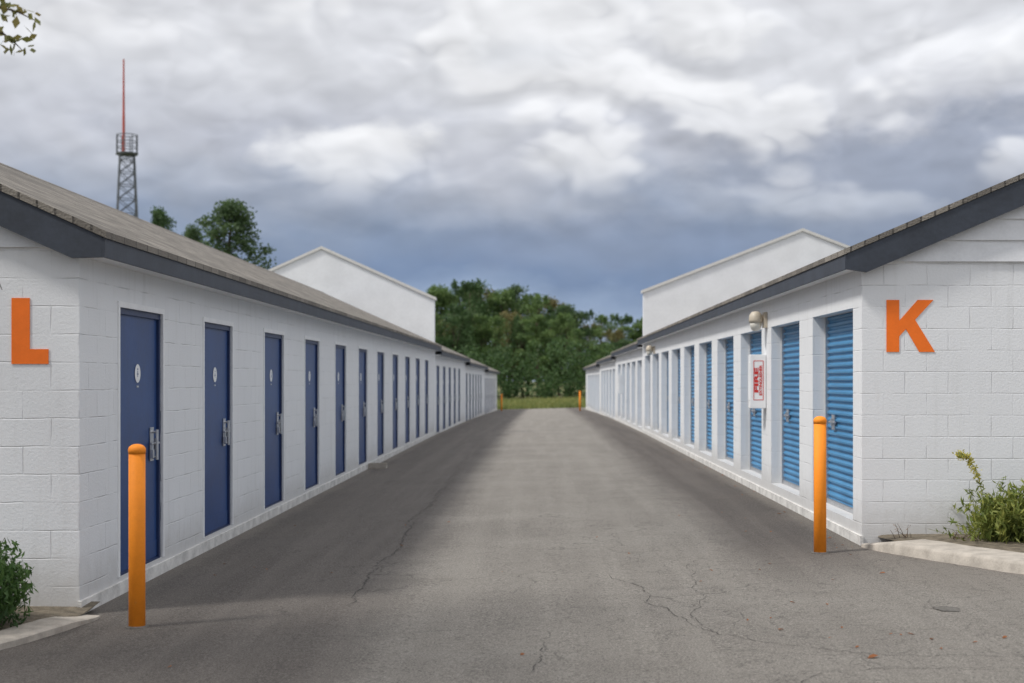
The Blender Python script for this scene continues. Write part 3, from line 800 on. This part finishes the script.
wobc = t.m('ADD', t.m('ADD', t.m('MULTIPLY', t.m('SUBTRACT', .42, b1), .9), t.m('MULTIPLY', t.m('SUBTRACT', n2, .5), 1.6)), t.m('MULTIPLY', t.m('SUBTRACT', n3, .5), 1.1))
def blob(col, px, py, rx, ry, c, s, e0=1.15, e1=.35, cumulus=False):
    a0 = (px-VX)/F; h0 = (VY-py)/F
    qa = t.m('DIVIDE', t.m('SUBTRACT', az, a0), rx/F); qe = t.m('DIVIDE', t.m('SUBTRACT', el, h0), ry/F)
    q = t.m('SQRT', t.m('ADD', t.m('MULTIPLY', qa, qa), t.m('MULTIPLY', qe, qe)))
    q = t.m('ADD', q, wobc if cumulus else wob)
    f = t.mr(q, e0, e1, 0, s)
    if cumulus: f = t.m('MULTIPLY', f, t.mr(qe, -1.3, .5))
    return t.mix(f, col, c)
col = blob(col, 920, 180, 200, 66, (.29, .335, .44), .7)
col = blob(col, 730, 130, 150, 28, (.44, .465, .54), .5)
col = blob(col, 640, 238, 230, 28, (.25, .305, .43), .5)
col = blob(col, 230, 145, 190, 24, (.48, .50, .57), .5)
cum = t.m('MULTIPLY', t.mr(t.m('ADD', b1, t.m('MULTIPLY', t.m('SUBTRACT', n1, .5), 1.6)), .34, .64), t.m('MULTIPLY', t.mr(el, .11, .17), .60))
col = t.mix(cum, col, (.90, .905, .92))
col = blob(col, 385, 154, 125, 40, (.88, .885, .90), .85, 1.1, .35, True)
col = blob(col, 560, 166, 85, 30, (.82, .83, .86), .8, 1.1, .35, True)
col = blob(col, 940, 72, 130, 44, (.88, .89, .92), .75, 1.1, .4, True)
col = blob(col, 850, 212, 110, 20, (.56, .60, .68), .6, 1.1, .5, True)
col = blob(col, 560, 95, 170, 34, (.88, .885, .91), .6, 1.1, .4, True)
col = blob(col, 120, 55, 170, 40, (.88, .885, .91), .6, 1.1, .4, True)
gain = t.m('ADD', 1.0, t.m('MULTIPLY', rel, t.mr(el, .06, .16, .12, .42)))
gain = t.m('ADD', gain, t.m('MULTIPLY', t.m('SUBTRACT', n3, .5), .12))
gain = t.m('MINIMUM', t.m('MAXIMUM', gain, .80), 1.15)
gain = t.m('MULTIPLY', gain, t.mr(el, .27, .95, 1.0, 1.35))
vm = t.n('ShaderNodeVectorMath', operation='SCALE'); t.put(vm.inputs[0], col); t.put(vm.inputs['Scale'], t.m('MULTIPLY', gain, 10.0))
sky = t.n('ShaderNodeTexSky', sky_type='NISHITA'); sky.sun_disc = False
sky.sun_elevation = math.asin(sd.z); sky.sun_rotation = math.atan2(sd.x, sd.y)
fin = t.mix(t.mr(n1, .68, .85, .97, .75), sky.outputs[0], vm.outputs[0])
t.put(bg.inputs[0], fin); bg.inputs[1].default_value = .1

# ------------------------------------------------------------ camera
cam = bpy.data.cameras.new('camera'); co = bpy.data.objects.new('camera', cam); C.objects.link(co)
co.location = (0, 0, HC); co.rotation_euler = (math.pi/2, 0, 0)
cam.sensor_width = 36; cam.lens = 50; cam.clip_end = 5000; cam.clip_start = .1
cam.shift_x = -(VX-512)/1024; cam.shift_y = (VY-341.5)/1024
cam.dof.use_dof = True; cam.dof.focus_distance = 12.0; cam.dof.aperture_fstop = 2.2
sc = bpy.context.scene; sc.camera = co
sc.view_settings.view_transform = 'Standard'; sc.view_settings.look = 'None'; sc.view_settings.exposure = 0
